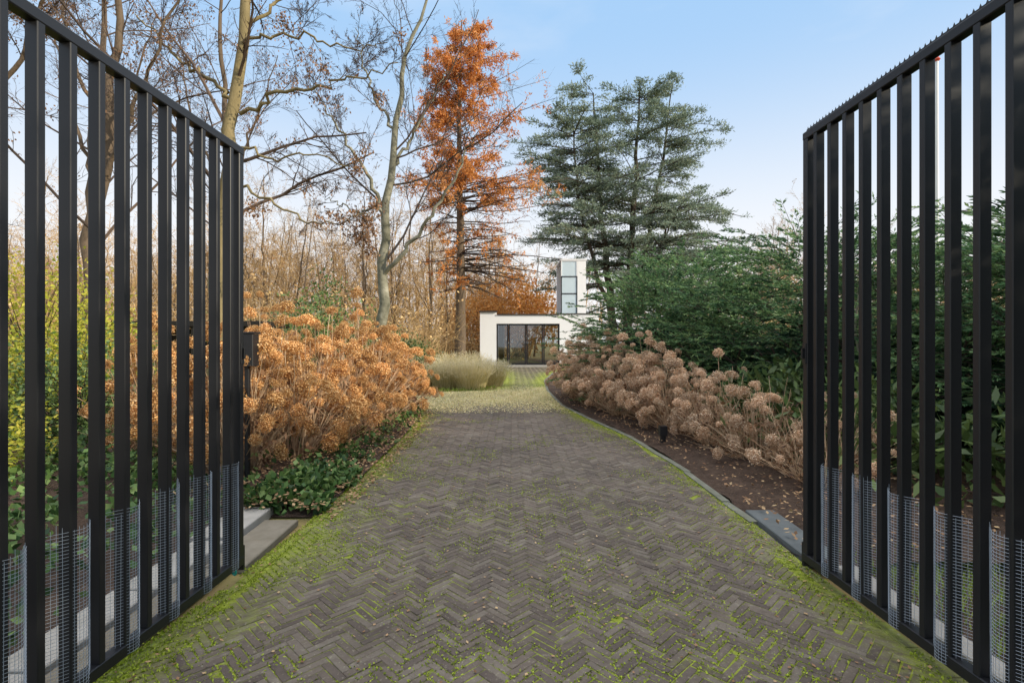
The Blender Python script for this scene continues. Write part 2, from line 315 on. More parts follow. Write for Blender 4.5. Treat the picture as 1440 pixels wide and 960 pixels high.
def slab(name,label,x0,x1,y0,y1,z0,z1,mat,rz=0,cat='paving slab',group=None):
    b=MB(); cx,cy=(x0+x1)/2,(y0+y1)/2; h=(x1-x0)/2,(y1-y0)/2
    c=.006
    for z,i in ((z0,0),(z1-c,0),(z1,c)):
        for sx,sy in ((-1,-1),(1,-1),(1,1),(-1,1)): b.v.append((sx*(h[0]-i),sy*(h[1]-i),z))
    for k in (0,4):
        for i in range(4): b.f.append((k+i,k+(i+1)%4,k+4+(i+1)%4,k+4+i))
    b.f.append((8,9,10,11))
    o=link(name,b.mesh(name),mat,None,(cx,cy,0)); o.rotation_euler=(0,0,rz); tag(o,label,cat,group); return o
slab('paving_slab','pale grey concrete slab at the far end of the strip behind the left gate',-2.16,-1.88,3.42,4.05,-.03,.045,M_concrete,.03)
slab('paving_slab','pale concrete slab behind the middle bars of the left gate',-2.12,-1.90,2.74,3.40,-.03,.03,M_concrete,.0)
slab('paving_slab','pale concrete slab behind the near bars of the left gate',-2.12,-1.90,2.06,2.72,-.03,.03,M_concrete,.01)
slab('paving_slab','pale concrete slab at the bottom left corner of the photo',-2.12,-1.90,1.3,2.04,-.03,.03,M_concrete,.0)
slab('edging_slab','low brown weathered slab between driveway and pale slab at left gate end',-1.85,-1.60,3.05,3.85,-.03,.012,M_oldslab,.02)
slab('edging_slab','low weathered slab running under the left gate',-1.88,-1.68,1.3,3.03,-.03,.012,M_oldslab,.0)
slab('slate_slab','grey slate slab on the right driveway edge just beyond the right gate',1.82,2.04,3.12,4.02,-.03,.03,M_slate,-.03)
slab('concrete_kerb','long pale concrete kerb strip under the right gate',1.88,2.0,.9,2.98,-.03,.05,M_concrete,.0,'kerb')
# ------------------------------------------------------------------ gates
def gate(label,loc,rz,top,nb,comb,side):
    t=thing('driveway_gate',label,'gate',loc,rz)
    b=.05; a=.03; z0=.055
    def part(name,mb,mat=M_gate): return link(name,mb.mesh(name),mat,t)
    L=.125*nb+.10
    m=MB(); m.box(-b/2,b/2,-L,.0,top-.045,top,.004); part('top_rail',m)
    m=MB(); m.box(-b/2,b/2,-L,.0,z0,z0+.05,.004); part('bottom_rail',m)
    m=MB(); m.box(-b/2,b/2,-.045,0,z0+.051,top-.046,.004); part('end_stile',m)
    m=MB(); m.box(-b/2-.003,b/2+.003,-L-.05,-L-.002,z0,top,.004); part('hinge_stile',m)
    for i in range(nb):
        y=-.022-.125*(i+1)+.03
        m=MB(); m.box(-b/2+.001,b/2-.001,y-a/2,y+a/2,z0+.051,top-.046,.003); part('bar',m)
    if comb:
        m=MB(); m.box(-.014,-.008,-L,-.02,top+.001,top+.012)
        k=int(L/.028)
        for i in range(k):
            y=-.03-i*.028; bb=len(m.v)
            m.v+=[(-.013,y-.005,top+.0125),(-.013,y+.005,top+.0125),(-.009,y+.005,top+.0125),(-.009,y-.005,top+.0125),(-.011,y,top+.028)]
            m.f+=[(bb,bb+1,bb+4),(bb+1,bb+2,bb+4),(bb+2,bb+3,bb+4),(bb+3,bb,bb+4)]
        part('spike_strip',m)
    m=MB(); m.box(-side*.026-.006,-side*.026+.006,-.04,-.006,1.22,1.34,.002); m.box(-side*.04-.006,-side*.04+.006,-.03,-.016,1.25,1.31,.002); part('lock_plate',m)
    m=MB(); m.box(-.02,.02,.002,.022,.02,.16,.003); part('drop_latch',m)
    ac=Acc(); hgt=.6; zb=z0+.01
    off=lambda y: .036*np.sin(math.pi*(y+.117-.03+.0625)/.125)
    ys=np.arange(-.05,-L,-.0127); zt=zb+hgt+.018*np.sin(ys*9)+rng.uniform(-.012,.014,len(ys))
    P=np.stack([np.stack([off(ys),ys,np.full_like(ys,zb)],1),np.stack([off(ys)+.004*np.sin(ys*40),ys,zt],1)],1)
    ac.tubes(P,np.full(P.shape[:2],.00085),3)
    yy=np.linspace(-.04,-L,150); zs=np.arange(zb,zb+hgt,.0127)
    P=np.stack([np.stack([off(yy)+.0016,yy,np.full_like(yy,z)],1) for z in zs],0)
    ac.tubes(P,np.full(P.shape[:2],.00085),3)
    link('wire_mesh',ac.mesh('wire_mesh'),M_wire,t)
    return t
gate('left black steel driveway gate standing open, vertical bars, wire mesh at its foot',(-1.585,2.98,0),R_(-1.6),2.475,13,False,-1)
gate('right black steel driveway gate standing open, spiked top rail, wire mesh at its foot',(1.745,3.03,0),R_(.6),2.58,13,True,1)
hk=Acc(); P=curve([(0,0,.10),(.01,.01,.04),(.03,0,.02),(.045,-.01,.04),(.04,-.01,.06)],10)[None]; hk.tubes(P,np.full((1,10),.006),8)
tag(link('gate_hook',hk.mesh('gate_hook',True),M_teal,None,(-1.60,2.90,0)),'small teal plastic hook hanging under the left gate end','hook')
t=thing('letter_box','small black metal box on a post among the hydrangea heads at the left gate end','letter box',(-2.47,4.78,0))
m=MB(); m.box(-.02,.02,-.02,.02,0,1.12,.003); link('post',m.mesh('post'),M_black,t)
m=MB(); m.box(-.08,.08,-.06,.06,1.122,1.42,.006); link('box_body',m.mesh('box_body'),M_black,t)
m=MB(); m.box(-.09,.09,-.07,.07,1.422,1.44,.002); link('lid',m.mesh('lid'),M_black,t)
# ------------------------------------------------------------------ hydrangeas
def head_mesh(seed):
    ac=Acc(); Nn=210; i=np.arange(Nn)+.5; ph=np.arccos(1-1.72*i/Nn); th=i*2.39996+seed
    nn=np.stack([np.sin(ph)*np.cos(th),np.sin(ph)*np.sin(th),np.cos(ph)],1)
    lump=1+.20*noise2(nn[:,0],nn[:,1]+nn[:,2],4,seed)+rng.normal(0,.075,Nn)
    c=nn*np.array([1,1,.8])*lump[:,None]
    nj=nrm(nn+rng.normal(0,.48,(Nn,3))); u=nrm(np.cross(nj,rdir(Nn))); s=rng.uniform(.15,.27,Nn)
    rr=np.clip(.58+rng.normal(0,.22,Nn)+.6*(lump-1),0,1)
    ac.leaves(c-u*(s*.5)[:,None],u,nj,s,s*.95,rr)
    v=nrm(np.cross(nj,u)+.4*nj); ac.leaves(c-v*(s*.5)[:,None],v,nrm(nj+.5*u),s,s*.8,np.clip(rr-.10,0,1))
    c2=nn*.55; ac.leaves(c2*.2,nn,nrm(np.cross(nn,rdir(Nn))),.75,.05,np.full(Nn,.2))  # darker inner quads put depth shade into the head's colour
    return ac.mesh('flower_head')
heads_w=[head_mesh(i*1.7) for i in range(4)]; heads_c=[m.copy() for m in heads_w]
for m in heads_w: m.materials.append(M_head_sun)
for m in heads_c: m.materials.append(M_head_cool)
def stems_set(nh,rx,h,seed):
    th=rng.uniform(0,2*math.pi,nh); q=rng.random(nh)**.72; ph=q*1.48
    rad=rng.uniform(.62,1.17,nh)
    tip=np.stack([rx*np.sin(ph)*np.cos(th)*rad,rx*np.sin(ph)*np.sin(th)*rad,h*(.20+.80*np.cos(ph))*rad],1)
    tip[:,2]+=.13*h*noise2(tip[:,0],tip[:,1],4,seed)
    base=np.stack([.22*rx*np.cos(th+rng.normal(0,.5,nh)),.22*rx*np.sin(th),np.zeros(nh)],1)
    K=6; u=np.linspace(0,1,K)[None,:,None]
    mid=base*.6+tip*.4; mid[:,2]=tip[:,2]*.62
    P=(1-u)**2*base[:,None]+2*u*(1-u)*mid[:,None]+u*u*tip[:,None]
    P[:,1:-1]+=rng.normal(0,.012,(nh,K-2,3))
    R=np.linspace(.0050,.0026,K)[None]*np.ones((nh,1))
    return P,R,tip
def hyd_proto(nh,rx,h,seed):
    ac=Acc(); P,R,tip=stems_set(nh,rx,h,seed); ac.tubes(P,R,4)
    P2,R2,_=stems_set(int(nh*1.2),rx*1.0,h*.85,seed+3); ac.tubes(P2,R2*.85,3)
    P3,R3=kids(P2,R2,3,.4,.95,.6,.3,.6,4,.1,.02,minr=.0018); ac.tubes(P3,R3,3)
    pos,tn=at_t(P2,rng.uniform(.4,1,(len(P2),3))); pos=pos.reshape(-1,3); d=rdir(len(pos)); d[:,2]-=.7; d=nrm(d)
    lf=Acc(); lf.leaves(pos,d,rdir(len(pos)),rng.uniform(.05,.10,len(pos)),rng.uniform(.025,.05,len(pos)))
    D=nrm(tip-np.array([0,0,h*.35])+np.array([0,0,.35]))
    return ac.mesh('stems'),lf.mesh('withered_leaves'),tip,D
protos=[hyd_proto(86,.80,1.5,0),hyd_proto(82,.80,1.5,5),hyd_proto(92,.80,1.5,9)]
for a,b,_,_ in protos: a.materials.append(M_stem); b.materials.append(M_brownleaf)
def hydrangea(label,x,y,h,rx,heads,hr,pi,rz,frac=1.0):
    t=thing('hydrangea_shrub',label,'shrub',(x,y,.03),rz)
    st,lf,tip,D=protos[pi]; sc=(rx/.8,rx/.8,h/1.5)
    o=link('stems',st,None,t); o.scale=sc
    o=link('withered_leaves',lf,None,t); o.scale=sc
    for i in range(int(len(tip)*frac)):
        hd=bpy.data.objects.new('flower_head',heads[i%4]); COL.objects.link(hd); hd.parent=t
        hd.location=tuple(tip[i]*np.array(sc)); hd.rotation_euler=Vector(tuple(D[i]+rng.normal(0,.25,3))).to_track_quat('Z','Y').to_euler()
        s=hr*random.uniform(.5,1.3); hd.scale=(s*random.uniform(.85,1.15),s,s*random.uniform(.8,1.1))
ords=['nearest','second','third','fourth','fifth','sixth','seventh','eighth','ninth','tenth','eleventh']
left=[(-2.78,5.1,1.38,.84),(-2.48,5.8,1.50,.84),(-2.34,6.6,1.45,.86),(-2.26,7.45,1.62,.84),(-2.18,8.3,1.38,.80),(-2.1,9.2,1.32,.78),(-2.3,10.0,1.10,.65)]
for i,(x,y,h,rx) in enumerate(left):
    hydrangea('%s orange-brown dried hydrangea bush along the left driveway edge'%('farthest' if i==len(left)-1 else ords[i]),x,y,h,rx,heads_w,.086,i%3,random.uniform(0,6))
hydrangea('orange-brown hydrangea bush behind the front row, half hidden behind the left gate',-4.0,5.9,1.42,.85,heads_w,.085,1,2.2)
hydrangea('taller orange-brown hydrangea bush in the back of the left bed',-3.35,7.0,1.66,.8,heads_w,.085,2,1.2)
right=[(2.85,4.75,.80,.74),(2.70,5.6,.80,.76),(2.60,6.5,.94,.76),(2.40,7.4,.98,.80),(2.28,8.2,1.22,.76),(1.98,9.1,1.12,.80),(1.88,10.0,1.33,.76),(1.70,10.8,1.18,.78),(1.58,11.5,1.34,.74),(1.60,12.4,1.25,.68)]
for i,(x,y,h,rx) in enumerate(right):
    hydrangea('%s pinkish-brown faded hydrangea bush along the right driveway edge'%('farthest' if i==len(right)-1 else ords[i]),x,y,h,rx,heads_c,(.052,.058,.066,.072)[i] if i<4 else .079,(i+1)%3,random.uniform(0,6),(.32,.55,.85,1)[i] if i<4 else 1)
# ------------------------------------------------------------------ junipers
def juniper_mesh(rx,h,npl,nl,seed):
    st=Acc(); ac=Acc()
    th=rng.uniform(0,2*math.pi,npl); z=rng.uniform(.02,1,npl)**.9
    lump=1+.36*noise2(np.cos(th)*2+z*3,np.sin(th)*2-z*2,1.6,seed)
    prof=np.sqrt(np.clip(1-(np.clip(z-.25,0,1)/.80)**2.2,0,1))*.95+.05
    prof*=np.interp(z,[0,.3,1],[.72,1,1])
    rad=rx*prof*lump*rng.uniform(.60,.92,npl)
    P0=np.stack([rad*np.cos(th),rad*np.sin(th),z*h*.84],1)
    out=np.stack([np.cos(th),np.sin(th),np.zeros(npl)],1)
    D=nrm(out*(1.4-.4*z[:,None])+np.array([0,0,1])*(.10+.5*z[:,None])+rng.normal(0,.22,(npl,3)))
    L=rng.uniform(.40,1.25,npl)
    P,R=grow(P0-D*.2,D,L,.006,7,.05,-.05)
    st.tubes(P,R,3)
    Ps,Rs=kids(P,R,16,.05,.99,.62,.30,.5,4,.06,-.02,angj=.15,tl=.75,minr=.0015,flat=.35)
    t=rng.uniform(0,1,(len(Ps),nl)); pos,tn=at_t(Ps,t); tn=tn.reshape(-1,3); pos=pos.reshape(-1,3); M=len(pos)
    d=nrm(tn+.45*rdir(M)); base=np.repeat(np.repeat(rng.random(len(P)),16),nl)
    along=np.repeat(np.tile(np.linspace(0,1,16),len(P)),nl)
    rr=-.02+.45*base+.38*t.reshape(-1)+.12*along+rng.uniform(-.12,.2,M)  # lighter toward the spray tips, sunlit tone put into the colour
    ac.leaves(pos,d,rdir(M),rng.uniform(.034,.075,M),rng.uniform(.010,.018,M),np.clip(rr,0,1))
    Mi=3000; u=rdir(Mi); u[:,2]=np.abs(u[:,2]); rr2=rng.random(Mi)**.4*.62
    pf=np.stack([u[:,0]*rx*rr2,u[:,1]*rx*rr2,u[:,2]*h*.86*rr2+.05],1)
    ac.leaves(pf,rdir(Mi),rdir(Mi),rng.uniform(.12,.28,Mi),rng.uniform(.07,.14,Mi),rng.uniform(0,.08,Mi))  # dark inner leaves added so the shrub core blocks the sun
    nb=26; t2=rng.uniform(0,2*math.pi,nb); D2=nrm(np.stack([np.cos(t2),np.sin(t2),rng.uniform(.6,1.8,nb)],1))
    P4,R4=grow(np.zeros((nb,3)),D2,rng.uniform(1.4,2.2,nb)*h/3,.035,7,.1,0); st.tubes(P4,R4,6)
    return st.mesh('branches',True),ac.mesh('foliage')
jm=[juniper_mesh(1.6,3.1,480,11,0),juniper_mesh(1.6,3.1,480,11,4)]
def two_part(name,label,cat,meshes,mats,names,loc,rz,sc=(1,1,1),group=None):
    t=thing(name,label,cat,loc,rz,group); t.scale=sc
    for me,ma,nm in zip(meshes,mats,names): link(nm,me,ma,t)
    return t
jun=[(3.10,11.0,1.05,1.0,'feathery green juniper at the far left end of the juniper hedge'),
(4.1,9.6,1.05,.90,'feathery juniper, second from the far end of the hedge'),
(4.9,8.1,1.05,1.12,'broad dark juniper behind the hydrangeas left of the right gate'),
(5.3,6.7,1.05,.88,'dark juniper just behind the far end of the right gate'),
(6.0,5.1,1.1,1.02,'tall juniper seen between the middle bars of the right gate'),
(6.4,3.4,1.1,1.2,'tall juniper seen between the near bars of the right gate'),
(4.4,12.6,1.1,1.28,'juniper in the second row behind the far end of the hedge'),
(7.2,7.6,1.15,1.1,'juniper in the back row beyond the right gate')]
for i,(x,y,s,hs,lb) in enumerate(jun):
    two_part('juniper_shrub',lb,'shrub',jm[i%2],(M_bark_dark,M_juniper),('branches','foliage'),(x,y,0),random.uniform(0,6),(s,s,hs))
for (x,y,s,h,lb) in ((6.5,1.8,1.2,1.45,'juniper at the right edge of the photo beside the gate'),(6.4,.0,1.2,1.5,'juniper beside the gate just right of the photo'),(6.3,-1.8,1.2,1.5,'last juniper of the hedge, beyond the near gate hinge'),(9.5,-2.2,1.7,2.2,'unseen tall juniper added behind the hedge to shade the drive'),(9.8,-5.2,1.7,2.2,'unseen tall juniper added farthest behind the camera to shade the drive'),(6.6,-4.0,1.3,1.5,'juniper behind the camera beside the road'),(9.6,.8,1.6,2.0,'unseen large juniper added out to the right to shade the drive')):  # tall back junipers unseen, added to shade the drive; hedge heights raised likewise
    two_part('juniper_shrub',lb,'shrub',jm[0],(M_bark_dark,M_juniper),('branches','foliage'),(x,y,0),random.uniform(0,6),(s,s,h))
# ------------------------------------------------------------------ leafy shrubs
def shrub_mesh(rx,h,ncl,nl,ls,lw,spread=.22,base=.1):
    st=Acc(); ac=Acc()
    u=rdir(ncl); u[:,2]=np.abs(u[:,2]); rr=rng.random(ncl)**.35
    c=np.stack([u[:,0]*rx*rr,u[:,1]*rx*rr,base+u[:,2]*(h-base)*rr*.95],1); c[:,0:2]*=(1+.25*noise2(c[:,2],c[:,0],2))[:,None]
    b=np.zeros((ncl,3)); b[:,:2]=rng.normal(0,.12*rx,(ncl,2)); K=6; uu=np.linspace(0,1,K)[None,:,None]
    mid=(b+c)/2; mid[:,2]=c[:,2]*.6
    P=(1-uu)**2*b[:,None]+2*uu*(1-uu)*mid[:,None]+uu*uu*c[:,None]; st.tubes(P,np.linspace(.014,.004,K)[None]*np.ones((ncl,1)),4)
    pos=(c[:,None]+rng.normal(0,spread,(ncl,nl,3))).reshape(-1,3); pos[:,2]=np.abs(pos[:,2]); M=len(pos)
    d=nrm(rdir(M)+.5*nrm(pos-np.array([0,0,h*.3]))); nn=nrm(rdir(M)+np.array([0,0,.9]))
    r=np.clip(np.repeat(rng.random(ncl)*.6,nl)+rng.uniform(0,.4,M),0,1)
    ac.leaves(pos,d,nn,rng.uniform(.7,1.25,M)*ls,rng.uniform(.8,1.2,M)*lw,r)
    return st.mesh('stems'),ac.mesh('leaves')
limem=[shrub_mesh(1.5,3.2,130,60,.09,.04,.26),shrub_mesh(1.4,2.6,110,56,.09,.045,.24)]
lime=[(-8.2,6.6,1.0,.95,'bright yellow-green shrub behind the left gate, tallest at the photo edge'),(-7.9,9.2,1,.9,'yellow-green shrub behind the middle of the left gate'),(-10.8,11.5,1.3,1.1,'yellow-leaved shrub farther back behind the left gate'),(-5.6,4.6,.75,.5,'low yellow-green shrub in the ivy behind the left gate')]
for i,(x,y,s,hs,lb) in enumerate(lime): two_part('leafy_shrub',lb,'shrub',limem[i%2],(M_twig,M_lime),('stems','leaves'),(x,y,0),i*1.3,(s,s,hs))
holm=[shrub_mesh(1.4,2.6,110,60,.10,.05,.24),shrub_mesh(1.2,2.3,100,60,.12,.05,.22)]
hol=[(-5.3,14.5,1.2,1.2,'dark broad-leaved evergreen bush behind the left hydrangeas, at the pale tree'),(-3.4,15.6,.85,.75,'dark evergreen bush right of the pale tree trunk'),(-8.6,16.5,1.2,.9,'evergreen bush beside the low black shelter'),(-3.9,20.0,1.0,.6,'low evergreen bush left of the ornamental grasses'),(-6.3,7.4,.8,.6,'evergreen bush between left gate and hydrangeas')]
for i,(x,y,s,hs,lb) in enumerate(hol): two_part('evergreen_bush',lb,'bush',holm[i%2],(M_twig,M_holly),('stems','leaves'),(x,y,0),i*2.1,(s,s,hs))
rh=shrub_mesh(.55,.75,34,26,.13,.045,.12)
for x,y,s,lb in ((3.35,6.3,1.3,'small glossy rhododendron in front of the juniper hedge'),(3.55,5.1,1.3,'small glossy rhododendron behind the far end of the right gate'),(4.2,3.9,1.3,'glossy rhododendron low behind the right gate bars'),(3.6,7.2,1.3,'rhododendron at the foot of the junipers, behind the hydrangeas')):
    two_part('rhododendron',lb,'shrub',rh,(M_twig,M_holly),('stems','leaves'),(x,y,0),x,(s,s,s))
# ------------------------------------------------------------------ bare trees
def tree_obj(name,label,mains,rad,mat_b,mat_t,loc,lv=(9,7,6,4),leaf=0,leafmat_=None,group=None,up=.05,t0=.25,lf=(.55,.5,.5,.5),ang=.85,wig=.13,leafsize=.05,minr=.004,rf=(.30,.5)):
    tr=Acc(); cr=Acc(); lv_=Acc(); last=[]
    for (pts,r0,r1) in mains:
        P=curve(pts,22,.045)[None]; Rr=np.linspace(r0,r1,22)[None]; tr.tubes(P,Rr,10)
        A,RA=kids(P,Rr,lv[0],t0,.98,ang,lf[0],rf[0],9,wig,up,minr=minr*1.5); cr.tubes(A,RA,5)
        B,RB=kids(A,RA,lv[1],.15,1,.7,lf[1],rf[1],7,wig,up,minr=minr); cr.tubes(B,RB,3)
        Cc,RC=kids(B,RB,lv[2],.1,1,.6,lf[2],.6,5,wig,up*.6,minr=minr*.8); cr.tubes(Cc,RC,3)
        if lv[3]:
            Dd,RD=kids(Cc,RC,lv[3],.1,1,.6,lf[3],.7,4,wig,0,minr=minr*.6,taper=.6); cr.tubes(Dd,RD,3); last.append(Dd)
        else: last.append(Cc)
    ms=[tr.mesh('trunk',True),cr.mesh('crown')]; mats=[mat_b,mat_t]; nm=['trunk','crown']
    if leaf:
        E=np.concatenate(last); sel=rng.random(len(E))<leaf; E=E[sel]; cl=noise2(E[:,0,0],E[:,0,2],1.1)>.05; E=E[cl]
        E=np.repeat(E,2,0)
        p=E[:,-1]+rng.normal(0,.06,(len(E),3)); d=rdir(len(p)); d[:,2]-=1.2; d=nrm(d)
        lv_.leaves(p,d,rdir(len(p)),leafsize*rng.uniform(.7,1.4,len(p)),leafsize*.7,None); ms.append(lv_.mesh('leaves')); mats.append(leafmat_ or M_brownleaf); nm.append('leaves')
    return two_part(name,label,'tree',ms,mats,nm,loc,0,(1,1,1),group)
def q(px,py,Y,base): return ((px-720)/720*Y-base[0], Y-base[1], 1.35+(480-py)/720*Y-base[2])
B=(-6.35,11.0,0)
mains=[([(0,0,0),q(305,400,11,B),q(325,210,11,B),q(333,120,11,B),q(345,0,11,B),q(352,-120,11,B),q(340,-330,11,B)],.19,.05),
([q(338,160,11,B),q(400,128,10.6,B),q(470,118,10.4,B),q(560,88,10.2,B)],.045,.010),
([q(345,30,11,B),q(400,0,11.2,B),q(480,-60,11.2,B)],.04,.010),
([q(342,60,11,B),q(410,45,10.8,B),q(490,70,10.6,B),q(545,60,10.4,B)],.035,.008),
([q(318,250,11,B),q(390,290,10.6,B),q(450,320,10.3,B),q(520,300,10,B)],.034,.008),
([q(328,200,11,B),q(380,225,10.8,B),q(450,215,10.5,B),q(500,240,10.4,B)],.03,.008),
([q(330,140,11,B),q(260,90,11.2,B),q(190,20,11.5,B)],.045,.012)]
tree_obj('alder_tree','tall slender bare tree with olive bark and brown seed tufts behind the left gate end',mains,0,M_bark_olive,M_twig,B,lv=(12,9,5,3),leaf=.45,lf=(.42,.5,.5,.5),leafsize=.055,up=.0,minr=.0045)
B=(-3.95,15.5,0)
mains=[([(0,0,0),q(537,420,15.5,B),q(541,300,15.5,B),q(556,200,15.5,B),q(562,110,15.5,B),q(596,10,15.5,B),q(610,-60,15.5,B)],.19,.02),
([q(541,310,15.5,B),q(520,245,15.3,B),q(478,190,15,B),q(440,120,14.8,B)],.07,.012),
([q(540,385,15.5,B),q(575,350,15.2,B),q(612,295,15,B),q(640,250,15,B),q(668,190,15,B)],.075,.014),
([q(550,240,15.5,B),q(585,180,15.8,B),q(630,100,16,B)],.055,.012),
([q(543,290,15.5,B),q(500,300,15.9,B),q(450,270,16.2,B)],.04,.010),
([q(556,190,15.5,B),q(520,120,15.8,B),q(500,40,16,B)],.05,.012)]
tree_obj('pale_bare_tree','bare pale-barked tree with forked branches rising behind the left hydrangeas',mains,0,M_bark_pale,M_twig,B,lv=(12,9,6,3),leaf=.10,lf=(.52,.5,.5,.5),minr=.006)
for (bx,by,h,r,lb,lean) in ((-8.6,10.5,13,.13,'bare tree with brown leaf tufts seen through the middle of the left gate',.4),(-10.5,9.5,13,.14,'bare tree with brown leaf tufts near the left photo edge',.9),(-12.5,15,15,.17,'bare dark-barked tree farther back near the left photo edge',.3),(-9.3,17,15,.16,'bare tree standing behind the low black shelter',-.4)):
    tree_obj('bare_tree',lb,[([(0,0,0),(lean*.3,0,h*.3),(lean,.2,h*.65),(lean*1.2,0,h)],r,.03),([(lean*.4,0,h*.35),(lean+1.2,-.4,h*.55),(lean+2.2,-.6,h*.7)],r*.38,.012),([(lean*.5,0,h*.42),(lean-1.2,.3,h*.6),(lean-1.8,.6,h*.8)],r*.35,.012)],0,M_bark_brown,M_twig,(bx,by,0),lv=(13,8,6,3),leaf=.45,lf=(.4,.5,.5,.5))
wood=[]
for k in range(3):
    h=13
    ln=[.5,-.8,.2][k]
    t=tree_obj('woodland_tree','bare leafless woodland tree in the sunlit wood behind the garden',[([(0,0,0),(ln*.4,0,4),(ln,.2,8),(ln*1.8,0,h)],.12,.02),([(ln*.4,0,3.5),(ln+1.3,.3,6),(ln+2.4,.5,9)],.06,.015),([(ln*.5,0,4.5),(ln-1.5,-.3,7),(ln-2.2,-.5,10)],.055,.015)],0,M_bark_brown,M_twig_tan,(0,0,0),lv=(12,8,6,0),leaf=.35,group='bare trees of the wood behind the garden',lf=(.48,.55,.5,.5),minr=.008,leafsize=.10,leafmat_=M_litter,ang=.95,up=.03)
    wood.append(t)
spots=[]
for i in range(74):
    if i<56: px=random.uniform(-60,690)
    else: px=random.uniform(1060,1500)
    Y=random.uniform(24,50); spots.append(((px-720)/720*Y,Y,random.uniform(.5,.8) if Y<38 else random.uniform(.6,.9)))
spots+=[(-4.9,31,.8),(-7.5,26,.75),(2,46,.8),(5,50,.7),(-1,44,.8)]
for i,(x,y,s) in enumerate(spots):
    if -3.5<x<16 and 25<y<42: y+=16
    if i<3: t=wood[i]; t.location=(x,y,0); t.rotation_euler=(0,0,random.uniform(0,6)); t.scale=(s,s,s)
    else: dup(wood[i%3],(x,y,0),random.uniform(0,6),(s,s,s))
ac=Acc(); Nn=560; y=rng.uniform(46,74,Nn); x=rng.uniform(-1.08,1.08,Nn)*y; k=~((x>2)&(x<.35*y)&(rng.random(Nn)<.6)); x=x[k]; y=y[k]; Nn=len(x); hh=rng.uniform(8,15,Nn)*np.where(x>0,.75,1)
P,Rr=grow(np.stack([x,y,np.zeros(Nn)],1),nrm(np.stack([rng.normal(0,.15,Nn),rng.normal(0,.15,Nn),np.ones(Nn)],1)),hh,.08,7,.10,.05,.2); ac.tubes(P,Rr,4)
A,RA=kids(P,Rr,16,.1,1,.95,.45,.4,5,.16,.03,minr=.02); ac.tubes(A,RA,3)
A2,RA2=kids(A,RA,9,.1,1,.8,.5,.5,4,.16,.02,minr=.014); ac.tubes(A2,RA2,3)
tag(link('far_woodland',ac.mesh('far_woodland'),M_twig_tan),'tan far-off bare woodland along the horizon','woodland',None,'stuff')
ac=Acc(); Nn=5000; y=rng.uniform(17,50,Nn); x=-1.8-rng.random(Nn)*(y*1.02-1.8); k=~((x>-3.5)&(y<30)); x=x[k]; y=y[k]
y2=rng.uniform(18,50,900); x2=y2*rng.uniform(.45,1.05,900); x=np.concatenate([x,x2]); y=np.concatenate([y,y2]); Nn=len(x)
P,Rr=grow(np.stack([x,y,np.zeros(Nn)],1),nrm(np.stack([rng.normal(0,.5,Nn),rng.normal(0,.5,Nn),np.ones(Nn)],1)),rng.uniform(1,4.0,Nn),.012,5,.2,.02); ac.tubes(P,Rr,3)
A,RA=kids(P,Rr,8,.2,1,.8,.5,.6,4,.2,.0,minr=.006); ac.tubes(A,RA,3)
p=A[:,-1]; p=p[rng.random(len(p))<.8]; ac.leaves(p,rdir(len(p)),rdir(len(p)),.13,.09,rng.random(len(p)))
tag(link('undergrowth',ac.mesh('undergrowth'),M_twig_tan),'brown tangled undergrowth between the woodland trees','undergrowth',None,'stuff')
# ------------------------------------------------------------------ redwood
def conifer_redwood():
    tr=Acc(); cr=Acc(); H=17.6
    P=curve([(0,0,0),(.05,0,5),(-.05,0,11),(.1,0,H)],18,.015)[None]; Rr=np.linspace(.30,.02,18)[None]; tr.tubes(P,Rr,12)
    nbz=240; z=np.sort(rng.uniform(4.0,H-.4,nbz)); zf=(z-4.2)/(H-4.2)
    th=rng.uniform(0,2*math.pi,nbz)
    L=np.interp(zf,[0,.15,.35,.5,.7,.85,1],[2.8,3.8,4.0,3.5,3.0,2.3,.6])*rng.uniform(.45,1.16,nbz)*(1+.5*noise2(th*1.0,z,1.1))*(1+.30*np.cos(th))
    D=nrm(np.stack([np.cos(th),np.sin(th),np.interp(zf,[0,.4,1],[-.05,.22,.7])],1))
    pos=np.stack([0*z,0*z,z],1)
    A,RA=grow(pos,D,L,np.interp(zf,[0,1],[.045,.012]),8,.07,-.02); cr.tubes(A,RA,4)
    B_,RB=kids(A,RA,12,.22,1,.8,.34,.4,5,.08,-.05,minr=.004); cr.tubes(B_,RB,3)
    fol=Acc(); dens=np.interp(zf,[0,.18,.35,.5,1],[.12,.30,.75,1,1])*(.2+.8*(rng.random(nbz)<.80))
    msk=noise2(B_[:,2,0]*.8,B_[:,2,2]*.8,1.3,2)+.5*noise2(B_[:,2,1],B_[:,2,2],1.9)>-.45
    keepb=(rng.random(len(B_))<np.repeat(dens,12)+.04)&(msk|(rng.random(len(B_))<.15))
    Bk=B_[keepb]; nl=26; pos,tn=at_t(Bk,rng.uniform(0,1,(len(Bk),nl))); pos=pos.reshape(-1,3); tn=tn.reshape(-1,3); M=len(pos)
    pos=pos+rng.normal(0,.06,(M,3)); d=nrm(tn*.5+rdir(M)*.8+np.array([0,0,-.35]))
    r=np.clip(np.repeat(rng.random(len(Bk))*.75,nl)+rng.uniform(-.1,.3,M),0,1)
    fol.leaves(pos,d,rdir(M),rng.uniform(.10,.24,M),rng.uniform(.035,.065,M),r)
    return tr.mesh('trunk',True),cr.mesh('branches'),fol.mesh('foliage')
two_part('redwood_tree','tall rust-orange conifer with straight trunk left of the white house','tree',conifer_redwood(),(M_bark_brown,M_twig,M_redwood),('trunk','branches','foliage'),(-2.65,26,0),0)
